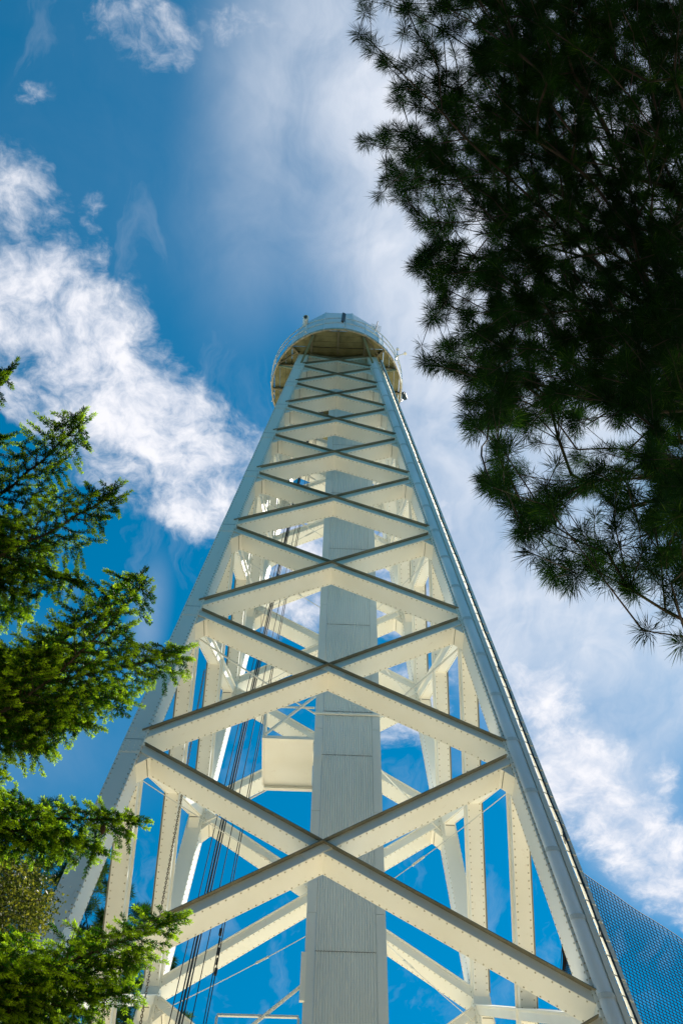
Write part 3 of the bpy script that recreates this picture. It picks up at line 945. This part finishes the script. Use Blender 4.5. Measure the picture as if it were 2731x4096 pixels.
fb(330,2380,6.9, 0,2420,7.1, 2.6, maxlat=.6, bright=.08)
fb(210,2200,7.4, -40,2260,7.4, 3.1, maxlat=.55)
fb(20,850,8.2, -70,930,8.3, 7.8, maxlat=.3)
fb(12,1005,8.0, -60,1020,8.0, 7.0, maxlat=.3)
fb(60,1400,7.9, -80,1400,7.9, 5.4, maxlat=.5)
fb(40,2150,7.9, -80,2180,7.9, 3.6, maxlat=.6)
tw.build('limbs', [M['twig']], fir)
V = np.concatenate(needV); Aa = np.concatenate(needA)
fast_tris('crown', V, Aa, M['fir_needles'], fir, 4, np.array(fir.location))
print('needles', len(V)//4)
# cone hanging on the fir
mb = MB(); c0 = ov(238,1895,7.3); mb.tube([c0, c0+(0.003,0,-.02), c0+(.005,0,-.05), c0+(.006,0,-.075)], [.006,.016,.014,.004], 8); mb.build('cone', [M['bark']], fir)

# --- oak with yellowish leaves
oak = empty('oak_tree', (-4.6,-10.5,GROUND), 'small leaved oak with yellow brown foliage at the lower left edge', 'tree', 'trees around the tower')
OT = [np.array((-4.6,-10.5,GROUND+i*1.0)) for i in range(9)]
poly = [(-60,1960),(60,1975),(95,2010),(125,2085),(118,2115),(90,2130),(70,2160),(40,2180),(-60,2200)]
c = []
while len(c) < 260:
    x, y = random.uniform(-120,130), random.uniform(1950,2210)
    if inpoly(x,y,[(-120,1960)]+poly[1:-1]+[(-120,2200)]): c.append(ov(x,y,random.uniform(8.6,10.0)))
c.sort(key=lambda p: np.linalg.norm(p[:2]-OT[0][:2]))
P, par, rad, ti, ntr = grow(OT, c, seg=.25, rtip=.002)
trunk_mesh(OT, list(np.linspace(.18,.04,len(OT)))).build('trunk', [M['bark']], oak, smooth=True)
limb_mesh(P, par, np.minimum(rad,.04), ntr).build('limbs', [M['twig']], oak)
cen = P[ti]; K = 46; n = len(cen)*K
cc = np.repeat(cen,K,0)+RNG.normal(0,.055,(n,3))
u = RNG.normal(0,1,(n,3)); u /= np.linalg.norm(u,axis=1)[:,None]
vv = np.cross(u, RNG.normal(0,1,(n,3))); vv /= np.linalg.norm(vv,axis=1)[:,None]
l = RNG.uniform(.010,.019,(n,1))
V = np.empty((n,4,3)); V[:,0]=cc-u*l; V[:,1]=cc+vv*l*.5; V[:,2]=cc+u*l; V[:,3]=cc-vv*l*.5
h = np.repeat(RNG.uniform(.1,.8,len(cen)),K)
fast_tris('crown', V.reshape(-1,3), np.repeat(np.clip(h+RNG.normal(0,.2,n),0,1),4), M['oak_leaves'], oak, 4, np.array(oak.location))

# ------------------------------------------------------------------ unseen woodland around the clearing, added to darken low light on the tower
fv = []
rr_ = np.random.default_rng(3)
for i in range(520):
    a = rr_.uniform(0, 2*math.pi); rad_ = rr_.uniform(66, 125) if math.sin(a) > -.3 else rr_.uniform(36, 80)
    x, y = rad_*math.cos(a), rad_*math.sin(a) + (36 if math.sin(a) > -.3 else 0)
    dcam = math.hypot(x-CAM[0], y-CAM[1])
    fwd = y > -10
    hh = rr_.uniform(14, 22) if fwd else rr_.uniform(18, 30)
    if dcam < 14: continue
    if fwd: hh = min(hh, .55*dcam-1)
    K = 420
    t = rr_.random(K)**.8
    rw = (1-t)*hh*.20+.4
    th = rr_.uniform(0, 2*math.pi, K)
    c = np.stack((x+rw*np.cos(th)*rr_.uniform(.3,1,K), y+rw*np.sin(th)*rr_.uniform(.3,1,K), GROUND+1.5+t*(hh-1.5)), 1)
    u = np.stack((np.cos(th), np.sin(th), rr_.uniform(-.6,.1,K)),1)*rr_.uniform(.45,1.0,(K,1)); w_ = np.stack((-np.sin(th),np.cos(th),rr_.uniform(-.3,.3,K)),1)*rr_.uniform(.25,.6,(K,1))
    q = np.stack((c-u-w_*.3, c-w_, c+u, c+w_),1)
    fv.append(q.reshape(-1,3))
fv = np.concatenate(fv)
wood = fast_tris('woodland', fv, np.repeat(rr_.uniform(0,.7,len(fv)//4),4), M['pine_needles'], None, 4, np.zeros(3))
tag(wood, 'unseen conifer woodland ringing the clearing, added to darken low light on the tower', 'woodland', kind='stuff')

# ------------------------------------------------------------------ world: daylight sky with clouds, placed by world direction
SUN_DIR = np.array((0.42, 0.42, 0.85)); SUN_DIR /= np.linalg.norm(SUN_DIR)
elev = math.asin(SUN_DIR[2]); azim = math.atan2(SUN_DIR[0], SUN_DIR[1])
world = bpy.data.worlds.new('World'); scn.world = world; world.use_nodes = True
nt = world.node_tree; nt.nodes.clear()
def N_(t, **kw):
    n = nt.nodes.new(t)
    for k_, v_ in kw.items(): setattr(n, k_, v_)
    return n
def lk(a, b): nt.links.new(a, b)
out = N_('ShaderNodeOutputWorld'); bg = N_('ShaderNodeBackground'); lk(bg.outputs[0], out.inputs[0])
bg.inputs['Strength'].default_value = .1
sky = N_('ShaderNodeTexSky', sky_type='NISHITA'); sky.sun_disc = False
sky.sun_elevation = elev; sky.sun_rotation = azim; sky.altitude = 1700; sky.air_density = 1.0; sky.dust_density = .6; sky.ozone_density = 3.0
tcw = N_('ShaderNodeTexCoord')
sep = N_('ShaderNodeSeparateXYZ'); lk(tcw.outputs['Generated'], sep.inputs[0])
def math_(op, a, b=None, c=None, clamp=False):
    n = N_('ShaderNodeMath', operation=op); n.use_clamp = clamp
    for i, v_ in enumerate((a,b,c)):
        if v_ is None: continue
        if isinstance(v_, (int,float)): n.inputs[i].default_value = v_
        else: lk(v_, n.inputs[i])
    return n.outputs[0]
zc = math_('MAXIMUM', sep.outputs['Z'], .04)
px_ = math_('DIVIDE', sep.outputs['X'], zc); py_ = math_('DIVIDE', sep.outputs['Y'], zc)
cmb = N_('ShaderNodeCombineXYZ'); lk(px_, cmb.inputs[0]); lk(py_, cmb.inputs[1])
PL = cmb.outputs[0]
def noise_(vec, scale, detail, rough=.55, dist=0, sc=(1,1,1), rot=0, loc=(0,0,0)):
    mp = N_('ShaderNodeMapping'); mp.inputs['Scale'].default_value = sc; mp.inputs['Rotation'].default_value = (0,0,rot); mp.inputs['Location'].default_value = loc
    lk(vec, mp.inputs['Vector'])
    n = N_('ShaderNodeTexNoise'); n.inputs['Scale'].default_value = scale; n.inputs['Detail'].default_value = detail; n.inputs['Roughness'].default_value = rough; n.inputs['Distortion'].default_value = dist
    lk(mp.outputs[0], n.inputs['Vector']); return n
# warp
wn = noise_(PL, 9, 4)
sub = N_('ShaderNodeVectorMath', operation='SUBTRACT'); lk(wn.outputs['Color'], sub.inputs[0]); sub.inputs[1].default_value = (.5,.5,.5)
scv = N_('ShaderNodeVectorMath', operation='SCALE'); lk(sub.outputs[0], scv.inputs[0]); scv.inputs['Scale'].default_value = .075
wp = N_('ShaderNodeVectorMath', operation='ADD'); lk(PL, wp.inputs[0]); lk(scv.outputs[0], wp.inputs[1])
WP = wp.outputs[0]
def plane(x, y):
    d = ray(x*1.7417, y*1.7417); return np.array((d[0]/d[2], d[1]/d[2]))
def blob(x, y, rx, ry, rot, wgt, vec, soft=1.0):
    c = plane(x, y); a = math.radians(rot)
    e1 = plane(x+rx*math.cos(a), y+rx*math.sin(a))-c; e2 = plane(x-ry*math.sin(a), y+ry*math.cos(a))-c
    Mi = np.linalg.inv(np.array((e1,e2)).T)
    s_ = N_('ShaderNodeVectorMath', operation='SUBTRACT'); lk(vec, s_.inputs[0]); s_.inputs[1].default_value = (c[0],c[1],0)
    d1 = N_('ShaderNodeVectorMath', operation='DOT_PRODUCT'); lk(s_.outputs[0], d1.inputs[0]); d1.inputs[1].default_value = (Mi[0,0],Mi[0,1],0)
    d2 = N_('ShaderNodeVectorMath', operation='DOT_PRODUCT'); lk(s_.outputs[0], d2.inputs[0]); d2.inputs[1].default_value = (Mi[1,0],Mi[1,1],0)
    q = math_('ADD', math_('MULTIPLY', d1.outputs['Value'], d1.outputs['Value']), math_('MULTIPLY', d2.outputs['Value'], d2.outputs['Value']))
    ln = math_('SQRT', q)
    mr = N_('ShaderNodeMapRange', interpolation_type='SMOOTHSTEP'); lk(ln, mr.inputs['Value'])
    mr.inputs['From Min'].default_value = max(0, 1-soft*.75); mr.inputs['From Max'].default_value = 1+soft*.45
    mr.inputs['To Min'].default_value = wgt; mr.inputs['To Max'].default_value = 0
    return mr.outputs[0]
def union(items, vec, soft, screen=False):
    o = None
    for it in items:
        b_ = blob(*it, vec, soft)
        o = b_ if o is None else (math_('SUBTRACT', math_('ADD', o, b_), math_('MULTIPLY', o, b_)) if screen else math_('MAXIMUM', o, b_))
    return o
CUM = [(60,700,230,190,20,.95),(210,830,230,170,40,1.0),(340,970,220,150,42,1.0),(455,1120,170,130,45,1.0),(30,500,150,150,40,.72),(70,930,150,80,30,.85),(250,1080,150,80,25,.75),
       (560,1060,90,110,0,.8),(700,1240,150,130,0,.95),(690,1400,120,70,0,.85),(900,1600,140,130,0,.95),(930,1300,140,200,0,.85),
       (1225,1640,130,130,45,.85),(1330,1790,170,125,45,1.0),(1430,1900,180,115,40,1.0),(1540,2010,170,110,35,1.0),(1660,2080,140,110,35,1.0),
       (330,60,170,80,20,.58),(105,200,60,50,0,.48),(205,490,60,70,0,.50),(1535,1790,60,50,-30,.62),(520,40,120,60,0,.46)]
cm = union(CUM, WP, .85)
n_hi = noise_(WP, 30, 10, .66).outputs['Fac']
n_lo = noise_(PL, 9, 4, .5, loc=(3,1,0)).outputs['Fac']
dn = math_('ADD', math_('MULTIPLY', n_hi, .62), math_('MULTIPLY', n_lo, .38))
cumv = math_('ADD', cm, math_('MULTIPLY', math_('SUBTRACT', dn, .5), 3.0))
mr = N_('ShaderNodeMapRange', interpolation_type='SMOOTHSTEP'); lk(cumv, mr.inputs['Value']); mr.inputs['From Min'].default_value = .22; mr.inputs['From Max'].default_value = 1.30
gate = math_('MULTIPLY', mr.outputs[0], math_('MULTIPLY', cm, 3.0, clamp=True), clamp=True)
HZ = [(840,60,280,330,20,.62),(950,420,210,380,10,.75),(1010,800,180,360,5,.62),(1100,1180,170,300,-15,.50),(1350,600,420,900,0,.85),(430,330,560,520,20,.05),(1330,1760,260,130,45,.55),(1500,1950,200,140,40,.5),(1380,1430,300,150,15,.62),(1520,1600,220,200,0,.50),
      (640,300,180,420,12,.28),(340,1420,40,120,10,.22),(1150,1480,120,120,0,.45),(60,1700,300,200,0,.10)]
hz = union(HZ, PL, 1.25, True)
n_w = noise_(WP, 10, 7, .55, 0.6, sc=(1,1.0,1), loc=(7,2,0)).outputs['Fac']
n_s = noise_(WP, 7, 8, .62, .5, sc=(2.6,.8,1), rot=.5, loc=(2,5,0)).outputs['Fac']
hzv = math_('MULTIPLY', hz, math_('ADD', -.20, math_('MULTIPLY', math_('ADD', math_('MULTIPLY', n_w,.55), math_('MULTIPLY', n_s,.45)), 2.3)), clamp=True)
# faint wisps everywhere
ws = N_('ShaderNodeMapRange'); lk(n_s, ws.inputs['Value']); ws.inputs['From Min'].default_value = .52; ws.inputs['From Max'].default_value = .80; ws.inputs['To Max'].default_value = .20
# sky colour grading (polarised deep blue)
hsv = N_('ShaderNodeHueSaturation'); lk(sky.outputs[0], hsv.inputs['Color']); hsv.inputs['Hue'].default_value = .46; hsv.inputs['Saturation'].default_value = 1.6; hsv.inputs['Value'].default_value = 1.0
tint = N_('ShaderNodeMix', data_type='RGBA', blend_type='MULTIPLY'); tint.inputs['Factor'].default_value = 1; lk(hsv.outputs[0], tint.inputs['A']); tint.inputs['B'].default_value = (.05,.76,.93,1)
# cloud brightness varies inside the cloud
cb = N_('ShaderNodeValToRGB'); lk(dn, cb.inputs['Fac']); cb.color_ramp.elements[0].position = .34; cb.color_ramp.elements[1].position = .62
cb.color_ramp.elements[0].color = (4.3,4.7,5.6,1); cb.color_ramp.elements[1].color = (6.3,6.3,6.6,1)
m1 = N_('ShaderNodeMix', data_type='RGBA'); lk(math_('MAXIMUM', hzv, ws.outputs[0]), m1.inputs['Factor']); lk(tint.outputs['Result'], m1.inputs['A']); m1.inputs['B'].default_value = (5.0,5.35,6.0,1)
m2 = N_('ShaderNodeMix', data_type='RGBA'); lk(gate, m2.inputs['Factor']); lk(m1.outputs['Result'], m2.inputs['A']); lk(cb.outputs[0], m2.inputs['B'])
# unseen broken cloud behind the viewer, added to whiten light on front faces
rear = N_('ShaderNodeMapRange', interpolation_type='SMOOTHSTEP'); lk(sep.outputs['Y'], rear.inputs['Value']); rear.inputs['From Min'].default_value = .02; rear.inputs['From Max'].default_value = -.25
rc = N_('ShaderNodeMapRange', interpolation_type='SMOOTHSTEP'); lk(noise_(PL, 2.2, 8, .6, loc=(1,4,0)).outputs['Fac'], rc.inputs['Value']); rc.inputs['From Min'].default_value = .40; rc.inputs['From Max'].default_value = .62
m3 = N_('ShaderNodeMix', data_type='RGBA'); lk(math_('MULTIPLY', rear.outputs[0], math_('MULTIPLY', rc.outputs[0], .30)), m3.inputs['Factor']); lk(m2.outputs['Result'], m3.inputs['A']); m3.inputs['B'].default_value = (4.0,4.2,4.5,1)
lk(m3.outputs['Result'], bg.inputs['Color'])

# ------------------------------------------------------------------ sun
sl = bpy.data.lights.new('sun', 'SUN'); sl.energy = 5.0; sl.angle = math.radians(.53); sl.color = (1,.94,.83)
so = bpy.data.objects.new('sun', sl); COL.objects.link(so)
so.rotation_euler = Vector(SUN_DIR).to_track_quat('Z','Y').to_euler(); so.location = (20,5,60)

# ------------------------------------------------------------------ camera
cd = bpy.data.cameras.new('camera'); cam = bpy.data.objects.new('camera', cd); COL.objects.link(cam)
r, up, fw = AX
c, s_ = math.cos(ROLL), math.sin(ROLL)
# image rotated by +ROLL (clockwise on screen): camera right/up axes in the world
xr = r*c + up*s_
yu = -r*s_ + up*c
mat = Matrix(((xr[0],yu[0],-fw[0],CAM[0]),(xr[1],yu[1],-fw[1],CAM[1]),(xr[2],yu[2],-fw[2],CAM[2]),(0,0,0,1)))
cam.matrix_world = mat
cd.sensor_fit = 'VERTICAL'; cd.sensor_height = 36.0; cd.lens = FPX/4096*36.0
cd.clip_end = 8000; cd.clip_start = .05
scn.camera = cam
scn.view_settings.view_transform = 'Standard'; scn.view_settings.look = 'None'; scn.view_settings.exposure = 0; scn.view_settings.gamma = 1
scn.cycles.film_exposure = 1.55
scn.cycles.max_bounces = 8; scn.cycles.diffuse_bounces = 4; scn.cycles.transmission_bounces = 4
